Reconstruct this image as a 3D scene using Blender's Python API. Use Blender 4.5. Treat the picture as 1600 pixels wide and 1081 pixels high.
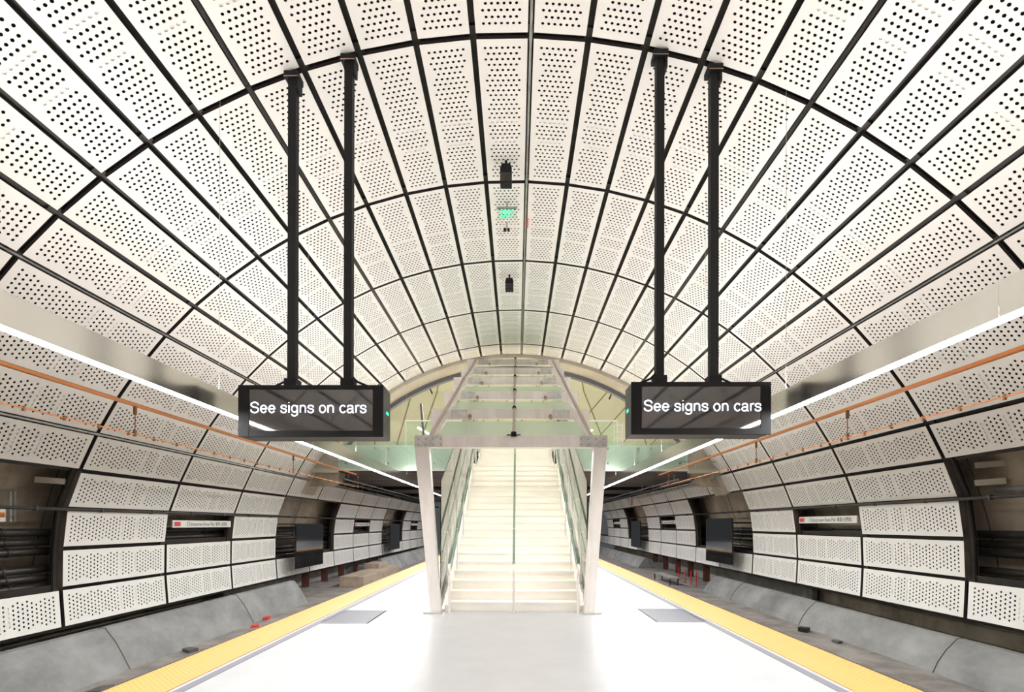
import bpy, bmesh, math, random
from mathutils import Matrix, Vector
random.seed(7)
PI = math.pi
for o in list(bpy.data.objects): bpy.data.objects.remove(o)
SC = bpy.context.scene
COL = SC.collection

# ---------------------------------------------------------------- camera, world, exposure
EYE = 1.42
cd = bpy.data.cameras.new('camera'); cam = bpy.data.objects.new('camera', cd); COL.objects.link(cam)
cd.sensor_width = 36.0; cd.sensor_fit = 'HORIZONTAL'; cd.lens = 36.0*860/1600
cd.shift_x = 0.0; cd.shift_y = (817.36-540.5)/1600; cd.clip_start = .05; cd.clip_end = 300
cam.matrix_world = (Matrix.Translation((0, 0, EYE)) @ Matrix.Rotation(.0084, 4, 'Z') @
                    Matrix.Rotation(PI/2+.0026, 4, 'X') @ Matrix.Rotation(.0021, 4, 'Z'))
SC.camera = cam
w = bpy.data.worlds.new('world'); SC.world = w; w.use_nodes = True
w.node_tree.nodes['Background'].inputs[0].default_value = (.9, .95, 1, 1)
w.node_tree.nodes['Background'].inputs[1].default_value = .05
SC.view_settings.view_transform = 'Standard'; SC.view_settings.look = 'None'
SC.view_settings.gamma = 1; SC.view_settings.use_curve_mapping = False
SC.view_settings.exposure = 0.68

def area(name, loc, sx, sy, energy, col=(1, 1, 1), rot=(0, 0, 0), spread=PI, parent=None):
    l = bpy.data.lights.new(name, 'AREA'); l.shape = 'RECTANGLE'; l.size = sx; l.size_y = sy
    l.energy = energy; l.color = col; l.spread = spread
    o = bpy.data.objects.new(name, l); COL.objects.link(o); o.location = loc; o.rotation_euler = rot
    if parent: o.parent = parent
    return o
FIN = {-1: -3.58, 1: 3.20}                    # inner face of the two light fins
FIN_Z0, FIN_Z1 = 2.815, 3.045
FIN_Y0, FIN_Y1 = -13.0, 46.0
FIN_UP = 19.0
COOL = (.80, .90, 1.0); WARM = (1.0, .95, .885)
for s in (-1, 1):                              # the lamp strips of the two hanging light fins
    L = FIN_Y1-FIN_Y0; xc = FIN[s]+s*.06; yc = (FIN_Y0+FIN_Y1)/2
    area('fin_downlight', (xc, yc, FIN_Z0-.004), .10, L, 1200, (1, .985, .965))
    L = FIN_UP-FIN_Y0; yc = (FIN_Y0+FIN_UP)/2
    area('fin_uplight', (xc, yc, FIN_Z1+.006),  .10, L, 300, (1, .975, .95), rot=(PI, 0, 0))

# ---------------------------------------------------------------- materials
def mat(name, base=(.8, .8, .8), rough=.5, metal=0., spec=.5, emit=None, estr=0., ior=1.5):
    m = bpy.data.materials.new(name); m.use_nodes = True
    b = m.node_tree.nodes['Principled BSDF']
    b.inputs['Base Color'].default_value = (*base, 1); b.inputs['Roughness'].default_value = rough
    b.inputs['Metallic'].default_value = metal; b.inputs['IOR'].default_value = ior
    b.inputs['Specular IOR Level'].default_value = spec
    if emit: b.inputs['Emission Color'].default_value = (*emit, 1); b.inputs['Emission Strength'].default_value = estr
    return m
def noisy(name, c0, c1, scale=3., rough=.8, detail=6., bump=0., bscale=30., stretch=(1, 1, 1), metal=0., lo=.35, hi=.65, r1=None):
    m = mat(name, c0, rough, metal); nt = m.node_tree; N = nt.nodes; Lk = nt.links; b = N['Principled BSDF']
    tc = N.new('ShaderNodeTexCoord'); mp = N.new('ShaderNodeMapping'); mp.inputs['Scale'].default_value = stretch
    Lk.new(tc.outputs['Object'], mp.inputs[0])
    n = N.new('ShaderNodeTexNoise'); n.inputs['Scale'].default_value = scale; n.inputs['Detail'].default_value = detail
    n.inputs['Roughness'].default_value = .65
    Lk.new(mp.outputs[0], n.inputs['Vector'])
    r = N.new('ShaderNodeValToRGB'); r.color_ramp.elements[0].position = lo; r.color_ramp.elements[1].position = hi
    r.color_ramp.elements[0].color = (*c0, 1); r.color_ramp.elements[1].color = (*c1, 1)
    Lk.new(n.outputs[0], r.inputs[0]); Lk.new(r.outputs[0], b.inputs['Base Color'])
    if r1 is not None:
        q = N.new('ShaderNodeMapRange'); q.inputs[3].default_value = rough; q.inputs[4].default_value = r1
        Lk.new(n.outputs[0], q.inputs[0]); Lk.new(q.outputs[0], b.inputs['Roughness'])
    if bump:
        n2 = N.new('ShaderNodeTexNoise'); n2.inputs['Scale'].default_value = bscale; n2.inputs['Detail'].default_value = 4
        Lk.new(mp.outputs[0], n2.inputs['Vector'])
        bp = N.new('ShaderNodeBump'); bp.inputs['Strength'].default_value = bump; bp.inputs['Distance'].default_value = .02
        Lk.new(n2.outputs[0], bp.inputs['Height']); Lk.new(bp.outputs[0], b.inputs['Normal'])
    return m
def glass(name, tint, refl=1.0, rough=.0):
    m = bpy.data.materials.new(name); m.use_nodes = True; nt = m.node_tree; N = nt.nodes; Lk = nt.links
    N.remove(N['Principled BSDF']); out = N['Material Output']
    t = N.new('ShaderNodeBsdfTransparent'); t.inputs[0].default_value = (*tint, 1)
    g = N.new('ShaderNodeBsdfGlossy'); g.inputs['Roughness'].default_value = rough; g.inputs[0].default_value = (refl, refl, refl, 1)
    f = N.new('ShaderNodeFresnel'); f.inputs[0].default_value = 1.45
    mx = N.new('ShaderNodeMixShader'); Lk.new(f.outputs[0], mx.inputs[0]); Lk.new(t.outputs[0], mx.inputs[1]); Lk.new(g.outputs[0], mx.inputs[2])
    Lk.new(mx.outputs[0], out.inputs[0]); return m

M = {}
M['panel'] = noisy('panel_paint', (.86, .835, .80), (.90, .875, .84), 1.3, .42, lo=.3, hi=.7)
M['flange'] = mat('panel_edge', (.035, .028, .026), .6)
M['black'] = mat('shade_backing', (.012, .011, .011), .9)  # near-black colour stands in for the shade behind holes and joints
M['rail'] = noisy('dark_rail', (.017, .013, .011), (.045, .036, .03), 2.5, .55, stretch=(1, .4, 1))
M['blackm'] = mat('black_metal', (.009, .009, .010), .6, spec=.25)
M['darkgrey'] = mat('dark_grey_paint', (.07, .07, .065), .5)
M['steel'] = noisy('brushed_steel', (.60, .56, .53), (.74, .71, .68), 2.2, .24, metal=1., stretch=(.3, 3, 20), r1=.33)
M['mirror'] = noisy('polished_steel', (.78, .755, .70), (.86, .835, .79), .8, .16, metal=1., stretch=(1, 1.6, .1), r1=.22)
M['frame'] = noisy('satin_steel', (.74, .69, .65), (.86, .815, .78), 2.0, .40, metal=.5, stretch=(3, 3, .6), r1=.5)
M['plate'] = noisy('bare_plate', (.52, .50, .48), (.72, .70, .67), 9., .4, metal=.7)
M['led'] = mat('led', (1, 1, 1), .5, emit=(.88, .94, 1), estr=9.)
M['copper'] = mat('copper', (.80, .30, .10), .35, metal=.35)
M['copperd'] = mat('aged_copper', (.28, .13, .06), .5, metal=.3)
M['floor'] = noisy('terrazzo', (.37, .375, .385), (.42, .425, .435), 2.2, .30, detail=8, r1=.42)
M['yellow'] = None
M['strip'] = mat('slate_strip', (.15, .15, .18), .5)
M['conc'] = noisy('grey_concrete', (.12, .12, .12), (.29, .29, .287), 1.1, .75, bump=.25, bscale=9, stretch=(1, .7, 1), lo=.30, hi=.72)
M['bed'] = noisy('track_bed_concrete', (.14, .125, .115), (.27, .25, .235), 1.6, .8, bump=.3, bscale=12)
M['lining'] = noisy('brown_concrete', (.27, .215, .155), (.60, .51, .40), .9, .8, bump=.3, bscale=7, lo=.32, hi=.7)
M['pipe'] = noisy('black_pipe', (.015, .013, .012), (.035, .03, .026), 3, .35, stretch=(1, .4, 1))
M['galv'] = noisy('galvanised_pipe', (.38, .39, .39), (.55, .55, .54), 5, .35, metal=.8)
M['olive'] = noisy('olive_plaster', (.47, .49, .38), (.55, .56, .46), .5, .7, lo=.3, hi=.7)
M['olived'] = mat('olive_joint', (.20, .18, .10), .8)
M['beige'] = noisy('beige_concrete', (.46, .41, .33), (.60, .55, .46), .9, .8)
M['soffit'] = noisy('dark_soffit', (.045, .034, .028), (.13, .10, .085), .8, .7, stretch=(.6, 1.5, 1))
M['mint'] = mat('mint_fascia', (.80, .86, .79), .5)
M['gglass'] = glass('green_glass', (.91, .965, .93))
M['cglass'] = glass('clear_glass', (.90, .97, .92))
def frit():
    m = bpy.data.materials.new('fritted_glass'); m.use_nodes = True; nt = m.node_tree; N = nt.nodes; Lk = nt.links
    b = N['Principled BSDF']; b.inputs['Base Color'].default_value = (.74, .82, .73, 1); b.inputs['Roughness'].default_value = .3
    t = N.new('ShaderNodeBsdfTransparent'); t.inputs[0].default_value = (.88, .97, .90, 1)
    mx = N.new('ShaderNodeMixShader'); mx.inputs[0].default_value = .45
    Lk.new(t.outputs[0], mx.inputs[1]); Lk.new(b.outputs[0], mx.inputs[2]); Lk.new(mx.outputs[0], N['Material Output'].inputs[0]); return m
M['rglass'] = frit()
M['gedge'] = mat('glass_edge', (.13, .19, .145), .25)
M['stair'] = noisy('cream_terrazzo', (.82, .77, .70), (.88, .84, .77), 3, .4, stretch=(.5, 1, 1))
M['screen'] = mat('led_screen', (.040, .034, .034), .04, ior=1.85)
M['white'] = mat('white_paint', (.82, .82, .80), .45)
M['textled'] = mat('lit_letters', (1, 1, 1), .5, emit=(.80, .86, 1), estr=2.6)
M['green'] = mat('green_lamp', (0, .3, .15), .4, emit=(.03, .95, .45), estr=2.2)
M['exit'] = mat('green_exit_letters', (0, .4, .2), .4, emit=(.03, .75, .33), estr=1.0)
M['red'] = mat('red_print', (.75, .10, .10), .5)
M['grey'] = mat('grey_print', (.28, .25, .24), .6)
M['redsteel'] = noisy('brown_steel', (.07, .022, .014), (.13, .04, .026), 3, .55)
M['redpaint'] = mat('red_paint', (.55, .03, .025), .45)
M['ply'] = noisy('plywood', (.30, .23, .17), (.42, .34, .26), 3, .7, stretch=(1, .2, 1))
M['block'] = noisy('block_wall', (.17, .16, .145), (.30, .28, .25), 1.5, .85)
M['gloss'] = mat('black_glass', (.012, .012, .014), .06, ior=2.3)
M['orange'] = mat('orange_tag', (.85, .28, .05), .6)
M['lampw'] = mat('small_lamp', (.6, .5, .4), .3)
M['tube'] = mat('tube_lamp', (1, 1, 1), .5, emit=(1, 1, .95), estr=3.5)
M['brass'] = mat('brown_bronze', (.40, .26, .17), .35, metal=.6)
M['rose'] = mat('dull_rose_steel', (.50, .40, .36), .4, metal=.6)
def mk_yellow():
    m = mat('yellow_tactile', (.90, .50, .07), .5); nt = m.node_tree; N = nt.nodes; Lk = nt.links; b = N['Principled BSDF']
    tc = N.new('ShaderNodeTexCoord')
    sx = N.new('ShaderNodeSeparateXYZ'); Lk.new(tc.outputs['Object'], sx.inputs[0])
    def sin(out, k):
        a = N.new('ShaderNodeMath'); a.operation = 'MULTIPLY'; a.inputs[1].default_value = k; Lk.new(out, a.inputs[0])
        c = N.new('ShaderNodeMath'); c.operation = 'SINE'; Lk.new(a.outputs[0], c.inputs[0]); return c.outputs[0]
    k = 2*PI/.058
    mu = N.new('ShaderNodeMath'); mu.operation = 'MULTIPLY'; Lk.new(sin(sx.outputs[0], k), mu.inputs[0]); Lk.new(sin(sx.outputs[1], k), mu.inputs[1])
    bp = N.new('ShaderNodeBump'); bp.inputs['Strength'].default_value = .5; bp.inputs['Distance'].default_value = .006
    Lk.new(mu.outputs[0], bp.inputs['Height']); Lk.new(bp.outputs[0], b.inputs['Normal'])
    n = N.new('ShaderNodeTexNoise'); n.inputs['Scale'].default_value = 1.5
    r = N.new('ShaderNodeValToRGB'); r.color_ramp.elements[0].color = (.50, .265, .065, 1); r.color_ramp.elements[1].color = (.54, .31, .09, 1)
    Lk.new(n.outputs[0], r.inputs[0]); Lk.new(r.outputs[0], b.inputs['Base Color'])
    return m
M['yellow'] = mk_yellow()

# ---------------------------------------------------------------- mesh helpers
class MB:
    def __init__(s): s.v = []; s.f = []; s.mi = []; s.mats = []; s.cur = 0
    def m(s, name):
        mt = M[name]
        if mt not in s.mats: s.mats.append(mt)
        s.cur = s.mats.index(mt); return s
    def add(s, vs, fs):
        b = len(s.v); s.v += [tuple(v) for v in vs]; s.f += [[b+i for i in f] for f in fs]; s.mi += [s.cur]*len(fs); return s
    def box(s, x0, x1, y0, y1, z0, z1):
        return s.add([(x0, y0, z0), (x1, y0, z0), (x1, y1, z0), (x0, y1, z0), (x0, y0, z1), (x1, y0, z1), (x1, y1, z1), (x0, y1, z1)],
                     [(0, 3, 2, 1), (4, 5, 6, 7), (0, 1, 5, 4), (1, 2, 6, 5), (2, 3, 7, 6), (3, 0, 4, 7)])
    def prism(s, poly, axis, a0, a1):
        # poly: 2D points; axis 'x','y','z' extrusion direction
        n = len(poly)
        def p3(p, a): return {'x': (a, p[0], p[1]), 'y': (p[0], a, p[1]), 'z': (p[0], p[1], a)}[axis]
        vs = [p3(p, a0) for p in poly]+[p3(p, a1) for p in poly]
        fs = [tuple(range(n)), tuple(range(2*n-1, n-1, -1))]+[(i, (i+1) % n+0, (i+1) % n+n, i+n) for i in range(n)]
        return s.add(vs, fs)
    def bar(s, p, q, wd, hd, up=(0, 0, 1)):
        p = Vector(p); q = Vector(q); d = (q-p).normalized(); u = Vector(up)
        r = d.cross(u)
        if r.length < 1e-4: r = d.cross(Vector((1, 0, 0)))
        r.normalize(); u = r.cross(d).normalized()
        vs = [e+r*a*wd/2+u*b*hd/2 for e in (p, q) for a, b in ((-1, -1), (1, -1), (1, 1), (-1, 1))]
        return s.add(vs, [(0, 1, 2, 3), (7, 6, 5, 4), (0, 4, 5, 1), (1, 5, 6, 2), (2, 6, 7, 3), (3, 7, 4, 0)])
    def tube(s, pts, r, n=10, cap=True):
        pts = [Vector(p) for p in pts]; b = len(s.v); rings = []
        prev = None
        for i, p in enumerate(pts):
            d = (pts[min(i+1, len(pts)-1)]-pts[max(i-1, 0)]).normalized()
            if prev is None:
                a = d.cross(Vector((0, 0, 1)))
                if a.length < .01: a = d.cross(Vector((1, 0, 0)))
            else:
                a = prev-d*prev.dot(d)
            a.normalize(); prev = a; c = d.cross(a); rr = r[i] if isinstance(r, (list, tuple)) else r
            rings.append([p+(a*math.cos(2*PI*k/n)+c*math.sin(2*PI*k/n))*rr for k in range(n)])
        vs = [v for rg in rings for v in rg]; fs = []
        for i in range(len(pts)-1):
            for k in range(n):
                fs.append((i*n+k, i*n+(k+1) % n, (i+1)*n+(k+1) % n, (i+1)*n+k))
        if cap: fs += [tuple(range(n-1, -1, -1)), tuple((len(pts)-1)*n+k for k in range(n))]
        return s.add(vs, fs)
    def build(s, name, parent=None, smooth=False, bevel=0.):
        me = bpy.data.meshes.new(name); me.from_pydata(s.v, [], s.f)
        for mt in s.mats: me.materials.append(mt)
        me.polygons.foreach_set('material_index', s.mi)
        bm = bmesh.new(); bm.from_mesh(me); bmesh.ops.recalc_face_normals(bm, faces=bm.faces); bm.to_mesh(me); bm.free()
        if smooth: me.polygons.foreach_set('use_smooth', [True]*len(me.polygons))
        o = bpy.data.objects.new(name, me); COL.objects.link(o)
        if parent: o.parent = parent
        if bevel:
            md = o.modifiers.new('bevel', 'BEVEL'); md.width = bevel; md.segments = 2; md.limit_method = 'ANGLE'
        if smooth:
            for e in me.edges: pass
            try: me.set_sharp_from_angle(angle=math.radians(35))
            except Exception: pass
        return o
def mb(m): return MB().m(m)
def tag(o, label, cat, group=None, kind=None):
    o['label'] = label; o['category'] = cat
    if group: o['group'] = group
    if kind: o['kind'] = kind
    return o
def empty(name, loc=(0, 0, 0), rz=0.):
    o = bpy.data.objects.new(name, None); COL.objects.link(o); o.location = loc; o.rotation_euler = (0, 0, rz)
    o.empty_display_size = .1; return o
def struct(o): o['kind'] = 'structure'; return o
def text_mesh(body, size, mname, depth=.002, width=None, name='lettering', offset=0.):
    cu = bpy.data.curves.new(name, 'FONT'); cu.body = body; cu.size = size; cu.extrude = depth; cu.align_x = 'LEFT'; cu.offset = offset
    t = bpy.data.objects.new(name, cu); COL.objects.link(t)
    bpy.context.view_layer.update()
    me = bpy.data.meshes.new_from_object(t.evaluated_get(bpy.context.evaluated_depsgraph_get()))
    COL.objects.unlink(t); bpy.data.objects.remove(t)
    me.materials.clear(); me.materials.append(M[mname])
    xs = [v.co.x for v in me.vertices]; x0 = min(xs); x1 = max(xs)
    k = (width/(x1-x0)) if width else 1.
    for v in me.vertices: v.co.x = (v.co.x-x0)*k
    o = bpy.data.objects.new(name, me); COL.objects.link(o); return o

# ---------------------------------------------------------------- the tunnel section
XC, ZC, RAD = -.0836, -2.2156+EYE, 8.18
TH0, DTH = 1.7103, 4.9372
RL = {15: 8.18, 16: 8.071, 17: 7.9535, 18: 7.838}
Y0R, DY = 6.6917, 2.8627
def ringY(k): return Y0R+DY*k
def rad(n):
    lo = -n if n < 0 else n+1
    return RL.get(lo, RAD)
def SP(n, dr=0.):                          # a point of the section at joint n
    t = math.radians(TH0+DTH*n); r = rad(n)+dr
    return XC+r*math.sin(t), ZC+r*math.cos(t)
def SA(th, r): t = math.radians(th); return XC+r*math.sin(t), ZC+r*math.cos(t)
VEND = 19.22
ORD = ['first', 'second', 'third', 'fourth', 'fifth', 'sixth', 'seventh', 'eighth', 'ninth', 'tenth', 'eleventh', 'twelfth', 'thirteenth', 'fourteenth', 'fifteenth', 'sixteenth', 'seventeenth', 'eighteenth']

PW, PG = .630, .085
def panel_mesh(length, name, rows=31):
    """perforated pan: face at z=0, everything else behind it (+z)"""
    m = mb('panel'); L = length; hp, rp, rh = .0716, .0842, .0185
    counts = [7, 6, 7, 6, 5, 6, 7, 6, 7, 6, 5, 6, 7, 6, 7, 6, 7, 6, 7, 6, 5, 6, 7, 6, 7, 6, 5, 6, 7, 6, 7]
    if length < 2.: counts = counts[:11]; counts[-1] = 6
    nr = len(counts); y0 = -L/2+(L-(nr-1)*rp)/2
    ylo = y0-rp/2; yhi = y0+(nr-.5)*rp
    W = PW/2
    m.add([(-W, -L/2, 0), (W, -L/2, 0), (W, ylo, 0), (-W, ylo, 0)], [(0, 1, 2, 3)])
    m.add([(-W, yhi, 0), (W, yhi, 0), (W, L/2, 0), (-W, L/2, 0)], [(0, 1, 2, 3)])
    T = .002
    for i, c in enumerate(counts):
        yc = y0+i*rp; a, b = yc-rp/2, yc+rp/2; xl = -c*hp/2
        m.add([(-W, a, 0), (xl, a, 0), (xl, b, 0), (-W, b, 0)], [(0, 1, 2, 3)])
        m.add([(-xl, a, 0), (W, a, 0), (W, b, 0), (-xl, b, 0)], [(0, 1, 2, 3)])
        for j in range(c):
            xc = xl+(j+.5)*hp
            vs = [(xc+hp/2, b, 0), (xc-hp/2, b, 0), (xc-hp/2, a, 0), (xc+hp/2, a, 0)]
            hv = [(xc+rh*math.cos(math.radians(45+30*q)), yc+rh*math.sin(math.radians(45+30*q)), 0) for q in range(12)]
            hb = [(x, y, T) for x, y, z in hv]
            fs = []
            for sd in range(4):
                fs.append((sd, (sd+1) % 4, 4+(3*sd+3) % 12, 4+(3*sd+2) % 12, 4+3*sd+1, 4+3*sd))
            for q in range(12): fs.append((4+q, 4+(q+1) % 12, 16+(q+1) % 12, 16+q))
            m.add(vs+hv+hb, fs)
    D = .045
    m.m('flange')
    m.add([(-W, -L/2, 0), (W, -L/2, 0), (W, L/2, 0), (-W, L/2, 0), (-W, -L/2, D), (W, -L/2, D), (W, L/2, D), (-W, L/2, D)],
          [(0, 4, 5, 1), (1, 5, 6, 2), (2, 6, 7, 3), (3, 7, 4, 0)])
    m.m('panel')
    for i, h, z0 in ((([10, .010, .03], [15, .034, .012], [20, .034, .012]) if nr > 20 else ([4, .02, .03],))):   # stiffening ribs across the back
        yc = y0+i*rp; m.box(-W+.01, W-.01, yc-h, yc+h, z0, .05)
    me = bpy.data.meshes.new(name); me.from_pydata(m.v, [], m.f)
    for mt in m.mats: me.materials.append(mt)
    me.polygons.foreach_set('material_index', m.mi)
    return me
ME_FULL = panel_mesh(DY-PG, 'perforated_panel')
ME_HALF = panel_mesh(VEND-ringY(4)-PG/2, 'short_perforated_panel')

def proj(X, Y, Z):
    p = cam.matrix_world.inverted() @ Vector((X, Y, Z))
    if p.z > -.2: return None
    return 800+860*p.x/-p.z, 817.36-860*p.y/-p.z
def in_view(n, k, ya=None, yb=None):
    ok = False
    for y in (ringY(k), ringY(k)+DY*.25, ringY(k)+DY*.5, ringY(k)+DY*.75, ringY(k+1)):
        for nn in (n, n+1):
            x, z = SP(nn); q = proj(x, y, z)
            if q and -6 < q[0] < 1606 and -6 < q[1] < 1087: ok = True
    return ok
OPEN_BAYS = {-1, 0, 4, 5, 9, 10, 14, 15}
SIGN_BAYS = {2, 7, 12}
def lowrow(n):                             # 1..5 counted from the top of the lower wall rows, else 0
    if n <= -14: return -13-n
    if n >= 12: return n-11
    return 0
def present(n, k):
    r = lowrow(n)
    if r == 0: return k <= 4
    if k in OPEN_BAYS and r in (2, 3, 4): return False
    if k in SIGN_BAYS and r == 3: return False
    return k <= 15
LOWN = {1: 'top row', 2: 'second row', 3: 'middle row', 4: 'fourth row', 5: 'bottom row'}
present_set = set()
npan = 0
for k in range(-1, 16):
    for n in range(-18, 17):
        if not present(n, k) or not in_view(n, k): continue
        present_set.add((n, k))
        r = lowrow(n)
        (xa, za), (xb, zb) = SP(n), SP(n+1)
        t = Vector((xb-xa, 0, zb-za)).normalized(); yv = Vector((0, 1, 0)); up = t.cross(yv)
        half = (r == 0 and k == 4)
        yc = (ringY(4)+PG/2+VEND)/2 if half else (ringY(k)+ringY(k+1))/2
        o = bpy.data.objects.new('perforated_panel', ME_HALF if half else ME_FULL); COL.objects.link(o)
        mtx = Matrix((t, yv, up)).transposed().to_4x4(); mtx.translation = ((xa+xb)/2, yc, (za+zb)/2)
        o.matrix_world = mtx; npan += 1
        if r:
            side = 'left' if n < 0 else 'right'
            lab = 'white perforated panel on %s track wall, %s, %s bay from the front' % (side, LOWN[r], ORD[k+1])
            tag(o, lab, 'panel', 'perforated panels on the track walls')
        else:
            side, idx = ('left', -n-1) if n < 0 else ('right', n)
            lab = '%s perforated vault panel, %s course from the front, %s row %s of the crown' % ('short white' if half else 'white', ORD[k+1], ORD[idx], side)
            tag(o, lab, 'panel', 'perforated panels of the vault')
print('PANELS', npan)

# rails behind the joints, plus an added black sheet for the unlit void (setting)
rl = mb('rail'); ln = mb('black')
def pres(n, k): return -18 <= n <= 16 and present(n, k) and k >= -4
K0 = -3
for k in range(K0, 16):
    ya, yb = ringY(k), ringY(k+1)
    for n in range(-18, 18):
        if pres(n, k) or pres(n-1, k):
            yb2 = min(yb, VEND) if (lowrow(n) == 0 and lowrow(n-1) == 0) else yb
            if yb2 <= ya: continue
            x, z = SP(n, .13)
            t = math.radians(TH0+DTH*n)
            rl.bar((x, ya-.045, z), (x, yb2+(.045 if yb2 == yb else 0), z), .11, .03, up=(math.sin(t), 0, math.cos(t)))
    for n in range(-18, 17):
        if pres(n, k) or pres(n, k-1):
            (xa, za), (xb, zb) = SP(n, .10), SP(n+1, .10)
            d = Vector((xb-xa, 0, zb-za)).normalized(); up = d.cross(Vector((0, 1, 0)))
            rl.bar((xa, ya, za), (xb, ya, zb), .12, .03, up=up)
        if pres(n, k):
            yb2 = VEND if (lowrow(n) == 0 and k == 4) else yb
            (xa, za), (xb, zb) = SP(n, .20), SP(n+1, .20)
            ln.add([(xa, ya, za), (xb, ya, zb), (xb, yb2, zb), (xa, yb2, za)], [(0, 1, 2, 3)])
struct(rl.build('trim_1')); 
lo_ = ln.build('ceiling'); struct(lo_)

# closure plates at the sides of the wall openings (setting)
cp = mb('soffit')
for s, ns in ((-1, (-17, -16, -15)), (1, (13, 14, 15))):
    for k in range(0, 15):
        for kk, yy in ((k, ringY(k)+PG/2-.004), (k, ringY(k+1)-PG/2+.004)):
            nb = k-1 if yy < ringY(k)+1 else k+1
            for n in ns:
                if present(n, k) and not present(n, nb):
                    xa, za = SP(n, .0); xb, zb = SP(n+1, .0); xc2, zc2 = SP(n+1, .24); xd, zd = SP(n, .24)
                    cp.prism([(xa, za), (xb, zb), (xc2, zc2), (xd, zd)], 'y', yy-.004, yy+.004)
struct(cp.build('trim_2'))

# vault behind the camera: plain cladding, part of the setting
rc = mb('panel')
for k in range(-8, -1):
    for n in range(-18, 17):
        (xa, za), (xb, zb) = SP(n), SP(n+1); e = .06
        a = (xa+(xb-xa)*e, za+(zb-za)*e); b = (xb-(xb-xa)*e, zb-(zb-za)*e)
        rc.add([(a[0], ringY(k)+.04, a[1]), (b[0], ringY(k)+.04, b[1]), (b[0], ringY(k+1)-.04, b[1]), (a[0], ringY(k+1)-.04, a[1])], [(0, 1, 2, 3)])
rc.m('black')
for n in range(-18, 17):
    (xa, za), (xb, zb) = SP(n, .1), SP(n+1, .1)
    rc.add([(xa, ringY(-8), za), (xb, ringY(-8), zb), (xb, ringY(-1), zb), (xa, ringY(-1), za)], [(0, 1, 2, 3)])
struct(rc.build('ceiling'))
rw = mb('beige'); rw.box(-9.5, 9.5, ringY(-8)-.3, ringY(-8), -1.2, 8.2); struct(rw.build('wall_rear'))

# concrete lining behind the track walls
for s, side in ((-1, 'left'), (1, 'right')):
    m = mb('lining'); pts = [SA(s*th, 8.95) for th in range(56, 99, 3)]
    pts = [(x, z) for x, z in pts if z > -1.2]+[(s*8.75+XC, -1.1)]
    for a, b in zip(pts, pts[1:]):
        m.add([(a[0], -16, a[1]), (b[0], -16, b[1]), (b[0], 50, b[1]), (a[0], 50, a[1])], [(0, 1, 2, 3)])
    # formwork seams
    m.m('soffit')
    for y in [ringY(k)+.5 for k in range(-1, 15)]:
        for a, b in zip(pts[2:9], pts[3:10]):
            m.bar((a[0]-s*.012, y, a[1]), (b[0]-s*.012, y, b[1]), .012, .01)
    struct(m.build('wall_'+side))
    # slanted kerb wall beside the track bed
    m = mb('conc'); fx = -6.42 if s < 0 else 6.84
    if s < 0: prof = [(-6.42, -1.0), (-6.52, -.80), (-6.66, -.55), (-6.84, -.32), (-6.96, -.31), (-7.10, -.70), (-8.7, -.70), (-8.7, -1.05), (-6.42, -1.05)]
    else: prof = [(6.84, -1.0), (6.92, -.82), (7.06, -.62), (7.24, -.44), (7.34, -.43), (7.46, -.75), (8.7, -.75), (8.7, -1.05), (6.84, -1.05)]
    spans = ((-16., 16.9), (27.6, 49)) if s < 0 else ((-16., 20.2), (31., 49))
    for a, b in spans: m.prism(prof, 'y', a, b)
    m.m('soffit')
    for a, b in spans:                                   # pour joints
        y = a+3.6
        while y < b:
            for p, q in zip(prof[:4], prof[1:5]):
                m.bar((p[0]-s*.004, y, p[1]+.004), (q[0]-s*.004, y, q[1]+.004), .012, .01)
            y += 4.3
    struct(m.build('baseboard_'+side))

# platform, track bed
m = mb('floor'); m.box(-3.40, 3.38, -14, 49, -.22, 0); struct(m.build('floor', bevel=.004))
m = mb('bed'); m.box(-8.8, 8.8, -16, 50, -1.3, -1.0); m.m('block').box(-2.9, 2.9, -14, 49, -1.0, -.22)
struct(m.build('floor'))
for s, side, a, b in ((-1, 'left', -3.49, -2.955), (1, 'right', 3.47, 2.885)):
    m = mb('yellow'); m.box(min(a, b), max(a, b), -14, 48, .0, .006)
    tag(m.build('tactile_strip'), 'yellow tactile warning strip along the %s platform edge' % side, 'tactile strip')
    m = mb('strip'); c = b-s*.05; m.box(min(c, c-s*.09), max(c, c-s*.09), -14, 48, .0, .004)
    tag(m.build('slate_inlay'), 'thin slate grey line inlaid beside the %s yellow strip' % side, 'floor inlay')
    m = mb('rail'); m.box(min(a-s*.10, a+s*.055), max(a-s*.10, a+s*.055), -14, 48, -.24, -.004)
    o = m.build('trim_3' if s < 0 else 'trim_4'); struct(o)
# mats
def grate(x0, x1, y0, y1, side):
    m = mb('strip'); m.box(x0, x1, y0, y1, .0, .004)
    x = x0+.02
    while x < x1-.01: m.box(x, x+.008, y0+.02, y1-.02, .004, .007); x += .024
    m.m('galv').box(x0, x1, y0, y0+.012, 0, .009).box(x0, x1, y1-.012, y1, 0, .009)
    m.m('rail').box(x0 if side == 'right' else x1-.014, x0+.014 if side == 'right' else x1, y0, y1, 0, .010)
    tag(m.build('floor_grate'), 'blue-grey ribbed metal floor grate beside the %s yellow strip' % side, 'floor grate', 'floor grates on the platform')
grate(-2.83, -2.13, 7.86, 9.02, 'left'); grate(2.05, 2.79, 8.08, 9.30, 'right')

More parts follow.
